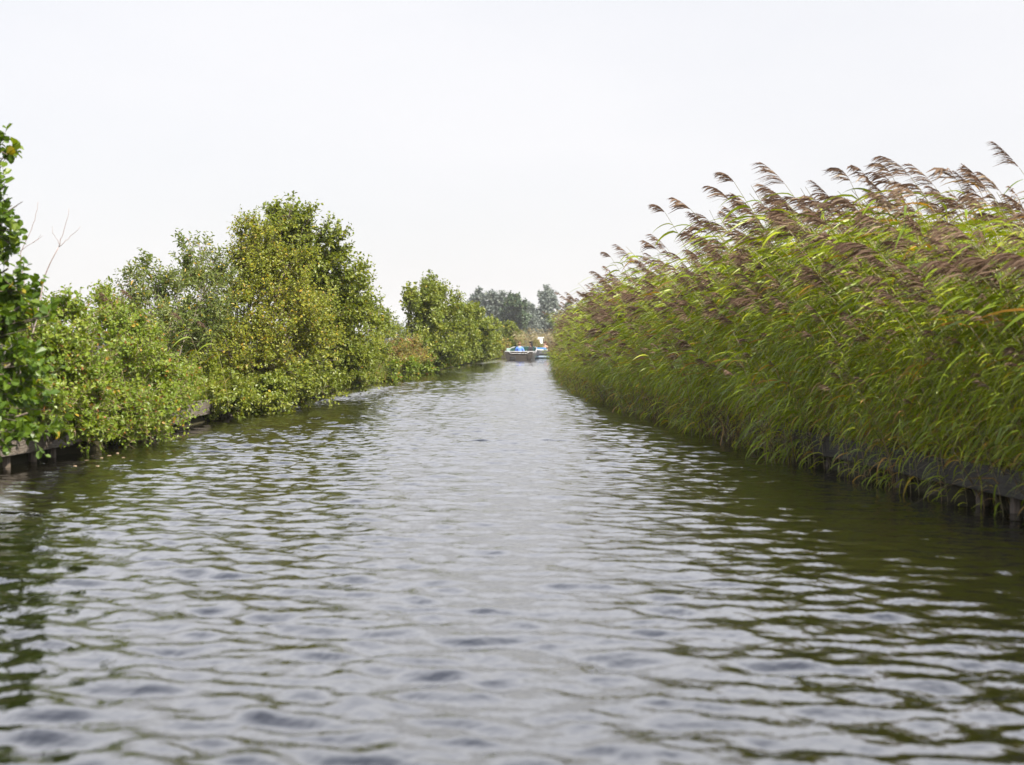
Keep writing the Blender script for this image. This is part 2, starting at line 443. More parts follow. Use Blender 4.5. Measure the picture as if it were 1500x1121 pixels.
def shrub(name, label, cat, base, lobes, mat, group=None, leaf=0.07, wid=0.72, n_leaf=7000, per_twig=11, twig=0.40,
          up=0.45, droop=0.0, depth=0.8, limb_r=0.03, bark='bark', n_branch=13, crown_name='crown', trunk_name='trunk', gap=0.0):
    """lobes: (px, py, d, rx_px, ry_px); limbs go from the base to each lobe, branches fill it, twigs carry the leaves"""
    base = np.array(base, float)
    t = thing(name, base, label, cat, group)
    cs = np.array([P(a, b_, d) for a, b_, d, rx, ry in lobes])
    rr = np.array([[rx * d / FPX, max(rx, ry) * d / FPX * depth, ry * d / FPX] for a, b_, d, rx, ry in lobes])
    wgt = (rr.prod(1)) ** (2 / 3); wgt /= wgt.sum()
    tb = MB(); S0 = []; S1 = []; BL = []; BC = []
    for li, (c, r) in enumerate(zip(cs, rr)):
        j = base + np.array([rng.normal(0, 0.10), rng.normal(0, 0.10), -0.15])
        h = max(0.1, c[2] - base[2])
        mid = j + np.array([(c[0] - j[0]) * 0.35, (c[1] - j[1]) * 0.35, h * 0.65]) + rng.normal(0, 0.06, 3)
        endp = c + np.array([0, 0, r[2] * 0.55])
        limb = bez(j, mid, endp, 9)
        limb[1:-1] += rng.normal(0, 0.012 * (1 + h * .3), (7, 3))
        tb.tube(limb, np.linspace(limb_r, limb_r * 0.25, 9), 6)
        for k in range(n_branch):
            s = rng.uniform(0.45, 1.0) * 8
            p0 = limb[int(s)] + (limb[min(8, int(s) + 1)] - limb[int(s)]) * (s % 1)
            dv = unit(rng.normal(0, 1, 3)); 
            if dv[2] < -0.5 and droop <= 0: dv[2] *= 0.4
            p2 = c + dv * r * rng.uniform(0.55, 0.95)
            p1 = (p0 + p2) / 2 + np.array([0, 0, 0.12 * np.linalg.norm(p2 - p0)]) + rng.normal(0, 0.03, 3)
            br = bez(p0, p1, p2, 5)
            tb.tube(br, np.linspace(limb_r * 0.33, limb_r * 0.10, 5), 4, cap=False)
            BL.append(br); BC.append(li)
    BL = np.array(BL); BC = np.array(BC)
    nt_ = max(20, n_leaf // per_twig)
    pick = rng.choice(len(BL), nt_, p=wgt[BC] / wgt[BC].sum())
    s = rng.uniform(0.25, 1.0, nt_) ** 0.8 * 4
    s0 = np.minimum(s.astype(int), 3); f = (s - s0)[:, None]
    st = BL[pick, s0] * (1 - f) + BL[pick, s0 + 1] * f
    outd = unit((st - cs[BC[pick]]) / rr[BC[pick]] + 1e-6)
    td = unit(outd * 0.6 + rng.normal(0, 0.55, (nt_, 3)) + np.array([0, 0, up]))
    ln = twig * rng.uniform(0.5, 1.3, nt_)
    en = st + td * ln[:, None]
    # twigs that leave the crown's outline are shortened
    q_ = np.linalg.norm((en - cs[BC[pick]]) / rr[BC[pick]], axis=1)
    lim = 1.12 + 0.18 * rng.random(nt_)
    k = np.clip(lim / np.maximum(q_, 1e-3), 0.25, 1)[:, None]
    en = st + (en - st) * k
    # twigs as three-sided sticks
    a0 = unit(np.cross(td, np.array([0.3, 0.2, 0.9]))); a1 = np.cross(td, a0)
    tw_r = max(0.0022, limb_r * 0.07)
    ring = [a0 * math.cos(x) + a1 * math.sin(x) for x in (0, 2.1, 4.2)]
    v = np.stack([st + r_ * tw_r for r_ in ring] + [en + r_ * tw_r * 0.5 for r_ in ring], 1).reshape(-1, 3)
    bb = (np.arange(nt_) * 6)[:, None]
    tq = np.concatenate([bb + [0, 1, 4, 3], bb + [1, 2, 5, 4], bb + [2, 0, 3, 5]], 0)
    tb.add(v, tq)
    trunk = mesh_obj(trunk_name, np.concatenate(tb.v) - base, [np.concatenate(x) for x in (tb.q, tb.t) if x], M[bark], t, smooth=True)
    # leaves along the twigs
    u = (np.arange(per_twig) + 0.5) / per_twig
    u = np.clip(u[None, :] + rng.normal(0, 0.04, (nt_, per_twig)), 0.05, 1.0)
    pos = st[:, None] + (en - st)[:, None] * u[..., None]
    az = (np.arange(per_twig) * 2.4)[None, :] + rng.uniform(0, 6.28, (nt_, 1)) + rng.normal(0, 0.4, (nt_, per_twig))
    lat = a0[:, None] * np.cos(az)[..., None] + a1[:, None] * np.sin(az)[..., None]
    dr = unit(lat * 0.85 + td[:, None] * 0.55 + rng.normal(0, 0.25, pos.shape) + np.array([0, 0, -0.15 - droop]))
    nrm = unit(np.array([0, 0, 0.75]) + rng.normal(0, 0.55, pos.shape) + outd[:, None] * 0.35)
    pos = pos.reshape(-1, 3); dr = dr.reshape(-1, 3); nrm = nrm.reshape(-1, 3)
    n = len(pos)
    size = leaf * rng.uniform(0.55, 1.15, n) * np.where(u.ravel() > 0.85, 0.75, 1)
    cl = np.clip(rng.normal(0.5, 0.25, nt_) + (0.12 * rng.normal(0, 1, len(BL)))[pick], 0, 1)
    ctint = np.repeat(cl, per_twig)
    v, q, ti, cl_ = leaf_arrays(pos, dr, nrm, size, wid, rng.random(n), ctint)
    ok = np.repeat(pos[:, 2] > 0.03, 6)
    mesh_obj(crown_name, v - base, q, M[mat], t, attrs={'tint': ti, 'clump': cl_})
    return t

def on_bank(d, inland, z=0.24):
    return (float(lbank(d)) - inland, d, z)

G1 = 'trees and shrubs along the left bank'
shrub('alder_tree', 'dark green alder with large round leaves cut off by the left edge of the photo', 'tree', on_bank(11.2, 0.75),
      [(0, 225, 10.7, 18, 38), (4, 300, 10.7, 30, 45), (2, 350, 10.7, 30, 40), (12, 420, 10.7, 42, 48), (28, 480, 10.7, 55, 55), (22, 560, 10.6, 62, 55),
       (40, 625, 10.4, 55, 36), (0, 655, 10.2, 40, 38), (-90, 380, 10.9, 75, 170), (-80, 560, 10.7, 80, 110)], 'alder_near', G1,
      leaf=0.085, wid=0.80, n_leaf=15000, per_twig=9, twig=0.30, depth=0.6, limb_r=0.028, n_branch=18)
shrub('bramble_bush', 'yellow green bramble bush with dead brown stems behind the timber edging beside the alder', 'bush', on_bank(14.2, 0.5),
      [(95, 478, 14.2, 55, 42), (70, 530, 13.8, 55, 50), (125, 545, 14.0, 55, 55), (90, 598, 13.4, 50, 34), (140, 600, 13.8, 45, 36), (45, 480, 14.5, 40, 50), (60, 600, 13.0, 40, 26), (120, 630, 13.6, 30, 20)], 'bramble', G1,
      leaf=0.051, n_leaf=15000, per_twig=10, twig=0.32, depth=0.7, limb_r=0.012, bark='dead_stem', n_branch=18, crown_name='leaves', trunk_name='stems')
shrub('bramble_bush', 'bright green bramble bush spilling over the timber edging down to the water', 'bush', on_bank(16.3, 0.45),
      [(175, 500, 17, 60, 50), (190, 555, 16.2, 66, 55), (170, 610, 15.5, 52, 42), (215, 612, 15.8, 45, 38), (245, 560, 17, 36, 50), (195, 640, 15.3, 36, 22), (250, 600, 18, 34, 34), (130, 640, 14.6, 34, 24), (268, 575, 18.6, 26, 40), (230, 635, 16.6, 34, 22), (150, 460, 17.5, 50, 32)], 'bramble', G1,
      leaf=0.051, n_leaf=20000, per_twig=10, twig=0.32, depth=0.7, limb_r=0.012, bark='dead_stem', n_branch=18, droop=0.1, crown_name='leaves', trunk_name='stems')
shrub('willow_shrub', 'thin grey green willow with airy upright shoots behind the brambles', 'shrub', on_bank(22.0, 1.0),
      [(198, 398, 22.5, 22, 32), (185, 425, 22.0, 25, 30), (232, 415, 22.5, 26, 42), (280, 400, 23.2, 26, 50), (262, 440, 22.5, 40, 42), (215, 455, 22, 40, 34), (300, 440, 23, 36, 46), (250, 500, 21.5, 45, 50)], 'willow', G1,
      leaf=0.085, wid=0.42, n_leaf=4600, per_twig=10, twig=0.40, up=0.9, depth=0.8, limb_r=0.016, n_branch=10)
shrub('willow_shrub', 'taller slender willow rising just left of the yellowing birch', 'shrub', on_bank(24.0, 0.9),
      [(292, 372, 24, 20, 26), (305, 400, 24, 30, 36), (320, 440, 24, 34, 50), (290, 490, 23, 40, 60)], 'willow', G1,
      leaf=0.085, wid=0.42, n_leaf=3300, per_twig=10, twig=0.42, up=0.9, depth=0.8, limb_r=0.016, n_branch=12)
shrub('alder_shrub', 'dense green alder shrub closing the gap behind the grey green willows', 'shrub', on_bank(26.0, 2.2),
      [(250, 480, 26, 55, 42), (220, 520, 25, 50, 40), (300, 500, 26, 50, 50), (280, 550, 25, 50, 40), (170, 470, 25, 40, 30), (350, 520, 27, 50, 50)], 'bramble', G1,
      leaf=0.08, n_leaf=9000, per_twig=10, twig=0.4, depth=0.7, limb_r=0.018, n_branch=14)
shrub('birch_tree', 'yellowing birch with small gold flecked leaves, fullest tree of the left bank', 'tree', on_bank(25.2, 0.55),
      [(372, 335, 25.2, 30, 30), (392, 368, 25.2, 46, 46), (368, 405, 25, 48, 56), (422, 420, 25.3, 52, 60), (350, 465, 24.6, 58, 62), (425, 490, 25, 66, 60), (330, 525, 24, 50, 50), (385, 545, 24.5, 60, 46), (455, 440, 26, 36, 50), (470, 510, 26, 40, 40)], 'birch', G1,
      leaf=0.058, wid=0.64, n_leaf=39000, per_twig=11, twig=0.42, up=0.5, depth=0.85, limb_r=0.03, n_branch=18)
shrub('alder_tree', 'tall dark alder whose pointed top is the highest of the left bank, behind the birch', 'tree', on_bank(28.0, 0.6),
      [(425, 312, 27.5, 24, 26), (405, 330, 27.3, 30, 30), (448, 335, 27.6, 34, 34), (470, 365, 27.8, 42, 42), (490, 405, 28.4, 48, 46), (512, 445, 29.2, 46, 46), (480, 470, 28.4, 60, 60), (535, 480, 30.2, 36, 50), (445, 400, 28, 50, 50)], 'alder', G1,
      leaf=0.083, n_leaf=25000, per_twig=10, twig=0.42, up=0.5, depth=0.85, limb_r=0.035, n_branch=16)
shrub('alder_shrub', 'low dark alder shrub hanging over the water at the foot of the birch', 'shrub', on_bank(23.2, 0.25),
      [(300, 555, 22.3, 36, 40), (335, 580, 22.4, 40, 30), (385, 582, 23.2, 45, 26), (430, 568, 24.8, 40, 30), (300, 590, 21.9, 20, 20), (270, 575, 21, 26, 36), (305, 592, 20.4, 30, 24), (345, 596, 21, 34, 18), (400, 596, 22.6, 30, 14)], 'alder', G1,
      leaf=0.072, n_leaf=15000, per_twig=10, twig=0.32, up=0.2, droop=0.1, depth=0.75, limb_r=0.018, n_branch=16)
shrub('alder_shrub', 'leafy alder shrub at the waterline below the tall dark alder', 'shrub', on_bank(30.0, 0.3),
      [(470, 550, 27, 42, 34), (510, 540, 29, 42, 36), (545, 525, 32, 32, 36), (490, 510, 28.5, 50, 40), (562, 510, 35, 20, 34), (480, 575, 25.4, 36, 18), (530, 562, 28, 34, 16), (570, 478, 36, 13, 24), (584, 492, 40, 12, 22)], 'alder', G1,
      leaf=0.072, n_leaf=16000, per_twig=10, twig=0.36, up=0.3, depth=0.8, limb_r=0.018, n_branch=16)
shrub('dock_plant', 'russet seed heads and yellow herbs in the gap between the two alder stands', 'herbs', on_bank(42.0, 0.4),
      [(590, 510, 42, 16, 18), (575, 522, 41, 20, 20), (605, 515, 46, 18, 24), (598, 535, 45, 22, 10), (622, 528, 50, 16, 14)], 'herb', G1,
      leaf=0.085, wid=0.5, n_leaf=6000, per_twig=10, twig=0.4, up=1.0, depth=0.6, limb_r=0.008, bark='dead_stem', n_branch=14, crown_name='leaves', trunk_name='stems')
shrub('alder_tree', 'rounded alder in mid distance with a crown broader than its neighbour nearer the boat', 'tree', on_bank(54.0, 0.7),
      [(630, 414, 54, 12, 13), (637, 428, 54, 20, 20), (603, 430, 52, 11, 14), (622, 448, 53, 26, 28), (655, 448, 54, 26, 28), (640, 480, 53, 40, 34), (670, 480, 56, 24, 34), (600, 445, 52, 11, 20), (625, 510, 52, 36, 22), (660, 515, 55, 36, 20)], 'alder', G1,
      leaf=0.12, n_leaf=17000, per_twig=10, twig=0.6, up=0.5, depth=0.8, limb_r=0.04, n_branch=15)
shrub('alder_tree', 'smaller rounded alder leaning to the water nearest the boat with the blue shirted man', 'tree', on_bank(71.0, 0.6),
      [(690, 468, 70, 17, 22), (702, 488, 71, 22, 24), (717, 500, 76, 14, 22), (690, 508, 67, 26, 18), (680, 490, 66, 18, 28), (722, 490, 80, 12, 20), (726, 508, 84, 9, 14), (705, 512, 72, 22, 12)], 'alder', G1,
      leaf=0.15, n_leaf=13000, per_twig=10, twig=0.65, up=0.5, depth=0.8, limb_r=0.04, n_branch=15)
shrub('alder_shrub', 'small rounded alder shrub on the far bank just behind the boat', 'shrub', (float(P(745, 0, 124)[0]), 124, 0.24),
      [(744, 484, 123, 12, 13), (740, 497, 123, 14, 13), (755, 497, 123, 13, 12), (748, 507, 123, 18, 10)], 'alder', G1,
      leaf=0.2, n_leaf=5000, per_twig=9, twig=0.7, depth=0.8, limb_r=0.04, n_branch=14)
shrub('alder_shrub', 'low leafy shrub row hanging over the water under the rounded alders', 'shrub', on_bank(50.0, 0.25),
      [(572, 546, 40.5, 16, 16), (596, 540, 44, 18, 16), (622, 534, 50, 18, 15), (648, 529, 56, 18, 15), (672, 524, 63, 16, 14)], 'bramble', G1,
      leaf=0.10, n_leaf=9000, per_twig=10, twig=0.35, up=0.1, droop=0.1, depth=0.7, limb_r=0.015, n_branch=16)
shrub('alder_shrub', 'small leafy shrub at the waterline between the rounded alders and the boat', 'shrub', on_bank(76.0, 0.2),
      [(694, 520, 70, 15, 13), (710, 517, 76, 13, 12), (724, 515, 84, 10, 10)], 'alder', G1,
      leaf=0.13, n_leaf=4500, per_twig=10, twig=0.4, up=0.1, droop=0.1, depth=0.7, limb_r=0.015, n_branch=16)
shrub('marsh_plant', 'low yellow green marsh plants on the far bank to the left of the boat', 'herbs', (float(P(728, 0, 101)[0]) - 0.2, 101, 0.24),
      [(731, 512, 101, 10, 9), (738, 507, 106, 10, 9), (726, 516, 99, 8, 6)], 'herb', G1,
      leaf=0.16, n_leaf=1500, per_twig=9, twig=0.4, depth=0.8, limb_r=0.01, n_branch=10, crown_name='leaves', trunk_name='stems')
shrub('marsh_plant', 'bright green marsh plant at the far waterline between the two boats', 'herbs', (float(P(787, 0, 122.5)[0]), 123, 0.24),
      [(785, 511, 122, 8, 9), (790, 514, 122, 8, 6)], 'grass', G1,
      leaf=0.3, wid=0.3, n_leaf=1200, per_twig=9, twig=0.5, depth=0.8, limb_r=0.01, n_branch=10, crown_name='leaves', trunk_name='stems')

# far trees beyond the bend
GF = 'far trees beyond the bend'
far = [(700, 452, 262, [(700, 445, 14, 17), (694, 470, 14, 22), (708, 468, 14, 22)], 'far', 'pale grey green willow at the left end of the far tree row'),
       (726, 448, 258, [(722, 440, 12, 15), (735, 450, 14, 20), (722, 470, 18, 24)], 'far', 'full grey green willow in the middle of the far tree row'),
       (755, 452, 250, [(755, 444, 13, 15), (748, 462, 14, 18), (763, 466, 13, 22), (756, 482, 18, 14)], 'far_dark', 'dark green tree standing out of the grey far willows'),
       (775, 470, 272, [(772, 458, 9, 14), (778, 476, 12, 14)], 'far', 'low pale willow in the dip of the far tree row'),
       (802, 450, 285, [(800, 434, 14, 15), (808, 450, 15, 20), (796, 464, 14, 18), (806, 476, 20, 16)], 'far', 'tall pale poplar standing alone above the reed bed tips'),
       (838, 470, 300, [(838, 462, 14, 16), (846, 478, 20, 18), (826, 480, 14, 16)], 'far', 'hazy willow mostly hidden by the reed bed')]
for px, py, d, lob, mt, lab in far:
    shrub('far_tree', lab, 'tree', (float(P(px, 0, d)[0]), d, 0.25), [(a, b_, d + rng.uniform(-3, 3), rx * 1.15, ry * 1.08) for a, b_, rx, ry in lob] + [(px, 490, d, 18, 12)], mt, GF,
          leaf=0.5, wid=0.7, n_leaf=11000, per_twig=9, twig=1.0, up=0.3, depth=0.8, limb_r=0.14, n_branch=16)

# far low scrub that closes the horizon
def far_scrub():
    n = 26000
    x = rng.uniform(-130, 150, n); y = 300 + rng.uniform(-8, 8, n) + 20 * np.sin(x * 0.05)
    top = 2.6 + 0.9 * np.sin(x * 0.21) + 0.7 * np.sin(x * 0.53 + 1) + 0.5 * np.sin(x * 1.3)
    z = 0.2 + rng.random(n) ** 0.8 * top
    pos = np.stack([x, y, z], -1)
    v, q, ti, cl = leaf_arrays(pos, unit(rng.normal(0, 1, (n, 3))), unit(rng.normal(0, .6, (n, 3)) + [0, 0, .6]), rng.uniform(0.5, 1.0, n), 0.7, rng.random(n), rng.random(n))
    tag(mesh_obj('far_scrub', v, q, M['far'], attrs={'tint': ti, 'clump': cl}), 'low hazy scrub along the horizon behind the far trees', 'scrub', kind='stuff')
far_scrub()

# bare twigs above the bramble
bt = thing('bare_shrub', on_bank(13.6, 0.35), 'leafless pale twigs forking above the brambles into the sky', 'shrub')
mb = MB()
b0 = np.array(bt.location)
def pl(pts, d, r0, r1):
    pp = np.array([P(a, b_, d) for a, b_ in pts]) - b0
    nn = np.linspace(0, len(pp) - 1, len(pp) * 3)
    pp = np.stack([np.interp(nn, np.arange(len(pp)), pp[:, k]) for k in range(3)], -1)
    pp[1:-1] += rng.normal(0, 0.004, (len(pp) - 2, 3))
    mb.tube(pp, np.linspace(r0, r1, len(pp)), 5)
root = (b0[0] - P(0, 0, 13.6)[0]) * FPX / 13.6
pl([(root, 640), (52, 480), (64, 405), (86, 362)], 13.6, 0.010, 0.005)
pl([(86, 362), (93, 340), (101, 305)], 13.6, 0.005, 0.002)
pl([(86, 362), (100, 350), (118, 332)], 13.6, 0.0045, 0.002)
pl([(87, 358), (80, 345), (76, 331)], 13.6, 0.0035, 0.0015)
pl([(50, 490), (28, 375), (43, 345), (52, 318), (56, 295)], 13.6, 0.006, 0.002)
pl([(30, 368), (48, 356), (63, 345)], 13.6, 0.004, 0.0015)
pl([(48, 356), (56, 350), (60, 343)], 13.6, 0.0025, 0.0015)
mb.build('branches', M['pale_twig'], bt, smooth=True)

# ------------------------------------------------------------------ reeds
def reed_arrays(r, L=2.8, plume=True, n_leaf=12, th1=48.0, fine=True):
    """a reed rooted at the origin and blown towards -x: returns (verts, quads, tint) for stem, blades, plume"""
    NS = 9
    th0 = r.uniform(2, 8); th1 = th1 + r.uniform(-14, 12)
    s = np.linspace(0, 1, NS)
    th = np.radians(th0 + (th1 - th0) * s ** 1.7)
    p = np.zeros((NS, 3))
    for i_ in range(1, NS):
        a = (th[i_] + th[i_ - 1]) / 2
        p[i_] = p[i_ - 1] + L / (NS - 1) * np.array([-math.sin(a), 0.10 * math.sin(i_ * 1.3 + L * 9) * 0.2, math.cos(a)])
    def at(x):
        k = min(NS - 2, int(x * (NS - 1))); f = x * (NS - 1) - k
        return p[k] * (1 - f) + p[k + 1] * f, th[k] * (1 - f) + th[k + 1] * f
    st = MB(); st.tube(p, np.linspace(0.0065, 0.0025, NS), 4, cap=False)
    V = []; Q = []; n = 0; TI = []
    for k in range(n_leaf):
        x = 0.10 + 0.86 * (k + r.uniform(0.0, 0.8)) / n_leaf
        o_, a = at(x)
        az = R(180) + r.gauss(0, 0.5) + (0.3 if k % 2 else -0.3)
        ln = r.uniform(0.34, 0.64) * (0.75 + 0.35 * min(1, L / 2.5)) * (0.8 if x > 0.88 else 1)
        e0 = R(r.uniform(-5, 50)); e1 = R(r.uniform(-88, -50) if x < 0.72 else r.uniform(-62, -20))
        wd = r.uniform(0.019, 0.035) * 0.5
        pts = [o_]; m_ = 6; dirs = []
        for j in range(m_):
            f = j / (m_ - 1)
            el = e0 + (e1 - e0) * f ** 0.55
            dv = np.array([math.cos(az) * math.cos(el), math.sin(az) * math.cos(el), math.sin(el)])
            dirs.append(dv); pts.append(pts[-1] + dv * ln / m_)
        sd = np.array([-math.sin(az), math.cos(az), 0]); roll = r.gauss(0, 0.6)
        prof = [0.45, 0.9, 1.0, 0.9, 0.7, 0.42, 0.05]
        vv = []
        for j in range(m_ + 1):
            dv = dirs[min(j, m_ - 1)]
            nn = np.cross(dv, sd)
            w_ = sd * math.cos(roll) + nn * math.sin(roll)
            vv += [pts[j] - w_ * wd * prof[j], pts[j] + w_ * wd * prof[j]]
        V += vv
        Q += [[n + 2 * j, n + 2 * j + 1, n + 2 * j + 3, n + 2 * j + 2] for j in range(m_)]
        TI += [r.random()] * (2 * (m_ + 1)); n += 2 * (m_ + 1)
    leaf = (np.array(V), np.array(Q), np.array(TI))
    pm = None
    if plume:
        V = []; Q = []; n = 0; TI = []
        rl = r.uniform(0.22, 0.46); pend = r.uniform(52, 108); pl_w = r.uniform(0.75, 1.25); hang = r.uniform(0.15, 0.5); a = th[-1]; pt = p[-1].copy(); nb = 54 if fine else 28
        rach = [pt.copy()]
        for j in range(10):
            aa = a + (R(pend) - a) * ((j + 1) / 10) ** 1.5
            pt = pt + rl / 10 * np.array([-math.sin(aa), 0, math.cos(aa)]); rach.append(pt.copy())
        rach = np.array(rach)
        for j in range(10):
            wv = np.array([0, 0.002, 0])
            V += [rach[j] - wv, rach[j] + wv, rach[j + 1] + wv, rach[j + 1] - wv]; Q.append([n, n + 1, n + 2, n + 3]); TI += [0.4] * 4; n += 4
        for k in range(nb):
            x = (k + r.random()) / nb
            j = min(9, int(x * 10)); o_ = rach[j] + (rach[j + 1] - rach[j]) * (x * 10 - j)
            ax = rach[min(10, j + 1)] - rach[j]; ax = ax / np.linalg.norm(ax)
            ln = (0.25 - 0.15 * x) * r.uniform(0.6, 1.25) * pl_w
            dv = unit(ax * 0.55 + np.array([-0.50, 0, -hang * 0.8]) + np.array([r.gauss(0, 0.12), r.gauss(0, 0.32), r.gauss(0, 0.16)]))
            d2 = unit(dv + np.array([-0.1, 0, -0.5]))
            sd = unit(np.cross(dv, np.array([r.gauss(0, 1), r.gauss(0, 1), r.gauss(0, 1)])))
            w_ = sd * r.uniform(0.003, 0.0075) * (1 if fine else 1.6)
            a1 = o_ + dv * ln * 0.5; a2 = a1 + d2 * ln * 0.5
            V += [o_ - w_ * .5, o_ + w_ * .5, a1 + w_, a1 - w_, a2 + w_ * .15, a2 - w_ * .15]
            Q += [[n, n + 1, n + 2, n + 3], [n + 3, n + 2, n + 4, n + 5]]; TI += [r.random()] * 6; n += 6
        pm = (np.array(V), np.array(Q), np.array(TI))
    return (np.concatenate(st.v), np.concatenate(st.q), np.full(st.n, 0.5)), leaf, pm

rr_ = random.Random(21)
def reed_meshes(L, n_leaf, th1, plume=True):
    out_ = []
    for nm, arr, mt in zip(('stem', 'leaves', 'plume'), reed_arrays(rr_, L, plume, n_leaf + 3, th1), ('reed_stem', 'reed_leaf', 'plume')):
        if arr is None: continue
        v, q, ti = arr
        o = mesh_obj(nm, v, q, M[mt], attrs={'tint': ti, 'clump': np.full(len(v), rr_.uniform(0.25, 0.75))}, smooth=(nm == 'stem'))
        out_.append((nm, o.data)); bpy.data.objects.remove(o)
    return out_
VAR = [(L, reed_meshes(L, n, th)) for L, n, th in
       [(1.1, 9, 34), (1.35, 10, 36), (1.6, 10, 38), (1.9, 11, 40), (2.2, 12, 44), (2.5, 12, 46), (2.7, 13, 46), (2.9, 13, 48), (3.05, 13, 50), (3.2, 13, 46), (2.6, 13, 50), (2.0, 11, 42)]]
def put_reed(x, y, z, L, rz, label, group, vi=None, plume=True):
    if vi is None:
        c = sorted(range(len(VAR)), key=lambda k: abs(VAR[k][0] - L) + rr_.random() * 0.25)[0]
    else: c = vi
    t = thing('reed', (x, y, z), label, 'reed', group, rz)
    sc = L / VAR[c][0]
    t.scale = (sc, sc, sc)
    for nm, me in VAR[c][1]:
        if nm == 'plume' and not plume: continue
        o = bpy.data.objects.new(nm, me); COL.objects.link(o); o.parent = t
    return t
GR = 'reeds of the right bank'
# reeds whose plumes stand out against the sky: (tip px, tip py, distance)
sky_reeds = [(1462, 207, 13.6, 'tallest reed at the right edge, its plume curling against the sky'),
             (1405, 250, 13.8, 'reed with a pale plume just left of the tallest right hand reed'),
             (1298, 228, 14.4, 'tall reed with an upright curled plume above the middle of the reed bed'),
             (1338, 240, 14.9, 'reed with a faint plume behind the upright curled one'),
             (1278, 262, 14.2, 'reed with a drooping dark plume below the upright curled one'),
             (1196, 264, 15.0, 'reed with a hooked dark plume standing alone over the reed bed'),
             (1120, 238, 15.3, 'slim reed leaning left with the thinnest high plume'),
             (1126, 275, 15.6, 'reed with a small ragged plume under the thin high one'),
             (1062, 252, 15.9, 'reed with the thick brown plume at the shoulder of the reed bed'),
             (1075, 285, 16.3, 'reed with a full brown plume just under the thick shoulder plume'),
             (963, 299, 19.6, 'reed whose brown plume juts out alone on the slope of the bed'),
             (1015, 310, 18.6, 'reed with a short plume between the jutting plume and the shoulder'),
             (958, 343, 20.8, 'reed with a dark plume under the one jutting out alone'),
             (906, 358, 26.5, 'reed with a feathery plume halfway down the slope of the bed'),
             (888, 369, 28.0, 'reed with a double tufted plume lower on the slope of the bed'),
             (871, 397, 33.5, 'reed with a dark plume near the lower end of the slope'),
             (832, 428, 47.0, 'reed with a plume low at the far tip of the reed bed'),
             (848, 426, 45.0, 'reed with a plume next to the one at the far tip of the bed')]
for px, py, d, lab in sky_reeds:
    tip = P(px, py, d)
    L0 = 3.05 + rr_.uniform(-0.1, 0.15)
    vi = rr_.choice([7, 8, 9, 10])
    pv = [me for nm, me in VAR[vi][1] if nm == 'plume'][0]
    co = np.empty(len(pv.vertices) * 3, np.float32); pv.vertices.foreach_get('co', co); co = co.reshape(-1, 3)
    k = co[:, 2].argmax()
    L0 = (tip[2] - 0.24) / co[k, 2] * VAR[vi][0]
    xo = co[k, 0] * L0 / VAR[vi][0]
    put_reed(tip[0] - xo - 0.06, d, 0.24, L0, 0.0, lab, GR, vi)

def reed_len(tt):
    return np.clip(1.15 + 1.45 * np.clip(tt / 1.5, 0, 1) ** 0.8, 0, 2.6)
def reed_cap(d):
    return 1.0 + 0.117 * d            # the bed is lower where it comes towards the boat
cnt = 0
while cnt < 255:
    d = 8.2 + 22 * rr_.random() ** 1.4
    tt = rr_.uniform(-0.1 if d > 13.2 else 0.06, 1.0)
    L = min(float(reed_len(tt)) * rr_.uniform(0.72, 1.06), reed_cap(d) * rr_.uniform(0.9, 1.0) - (0 if cnt % 3 == 0 else 0.4))
    x = float(rbank(d)) + tt
    put_reed(x, d, 0.20 if tt > 0.05 else -0.05, L, rr_.gauss(0, 0.5), *((('green reed with brown plume leaning left at the front of the reed bed', 'plumed front reeds of the right bank')) if cnt % 3 == 0 else ('green leafy reed without plume at the front of the reed bed', 'leafy front reeds of the right bank')), plume=cnt % 3 == 0)
    cnt += 1

def reed_mass(name, label, xy, Ls, rz, zs, mats, n_var=14, plume_p=0.25, seed=5, wide=None):
    r = random.Random(seed)
    vars_ = []
    for k in range(n_var):
        a, b_, c = reed_arrays(r, 2.6, True, 15, 44, fine=False)
        vars_.append((a, b_, c))
    VV = []; QQ = []; MI = []; TI = []; CL = []; n = 0
    which = rng.integers(0, n_var, len(xy))
    hasp = rng.random(len(xy)) < plume_p
    for k in range(n_var):
        for pi in range(3):
            sel = which == k
            if pi == 2: sel = sel & hasp
            idx = np.nonzero(sel)[0]
            if not len(idx): continue
            v, q, ti = vars_[k][pi]
            sc = (Ls[idx] / 2.6)[:, None, None]
            ws = v[None] * sc
            if wide is not None and pi > 0:
                pass
            c, s = np.cos(rz[idx])[:, None], np.sin(rz[idx])[:, None]
            xx = ws[..., 0] * c - ws[..., 1] * s + xy[idx, 0][:, None]
            yy = ws[..., 0] * s + ws[..., 1] * c + xy[idx, 1][:, None]
            zz = ws[..., 2] + zs[idx][:, None]
            nv = len(v); m_ = len(idx)
            VV.append(np.stack([xx, yy, zz], -1).reshape(-1, 3))
            QQ.append((q[None] + (np.arange(m_) * nv)[:, None, None] + n).reshape(-1, 4))
            MI.append(np.full(m_ * len(q), pi))
            tt_ = (ti[None] + rng.random(m_)[:, None] * 0.37) % 1.0
            if pi == 1:
                # the blades near the water have died back
                low = (v[None, :, 2] * sc[..., 0] + 0 * xx) < 0.55
                tt_ = np.where(low & (np.modf(tt_ * 7.3)[0] < 0.13), 0.95 + 0.05 * np.modf(tt_ * 3.1)[0], tt_)
            TI.append(tt_.ravel())
            CL.append(np.repeat(rng.normal(0.5, 0.28, m_).clip(0, 1), nv)); n += m_ * nv
    return tag(mesh_obj(name, np.concatenate(VV), np.concatenate(QQ), mats, attrs={'tint': np.concatenate(TI), 'clump': np.concatenate(CL)}, midx=np.concatenate(MI)),
               label, 'reed bed', kind='stuff')
N = 6800
u = rng.random(N)
dd = 6.5 + 62 * u ** 1.55
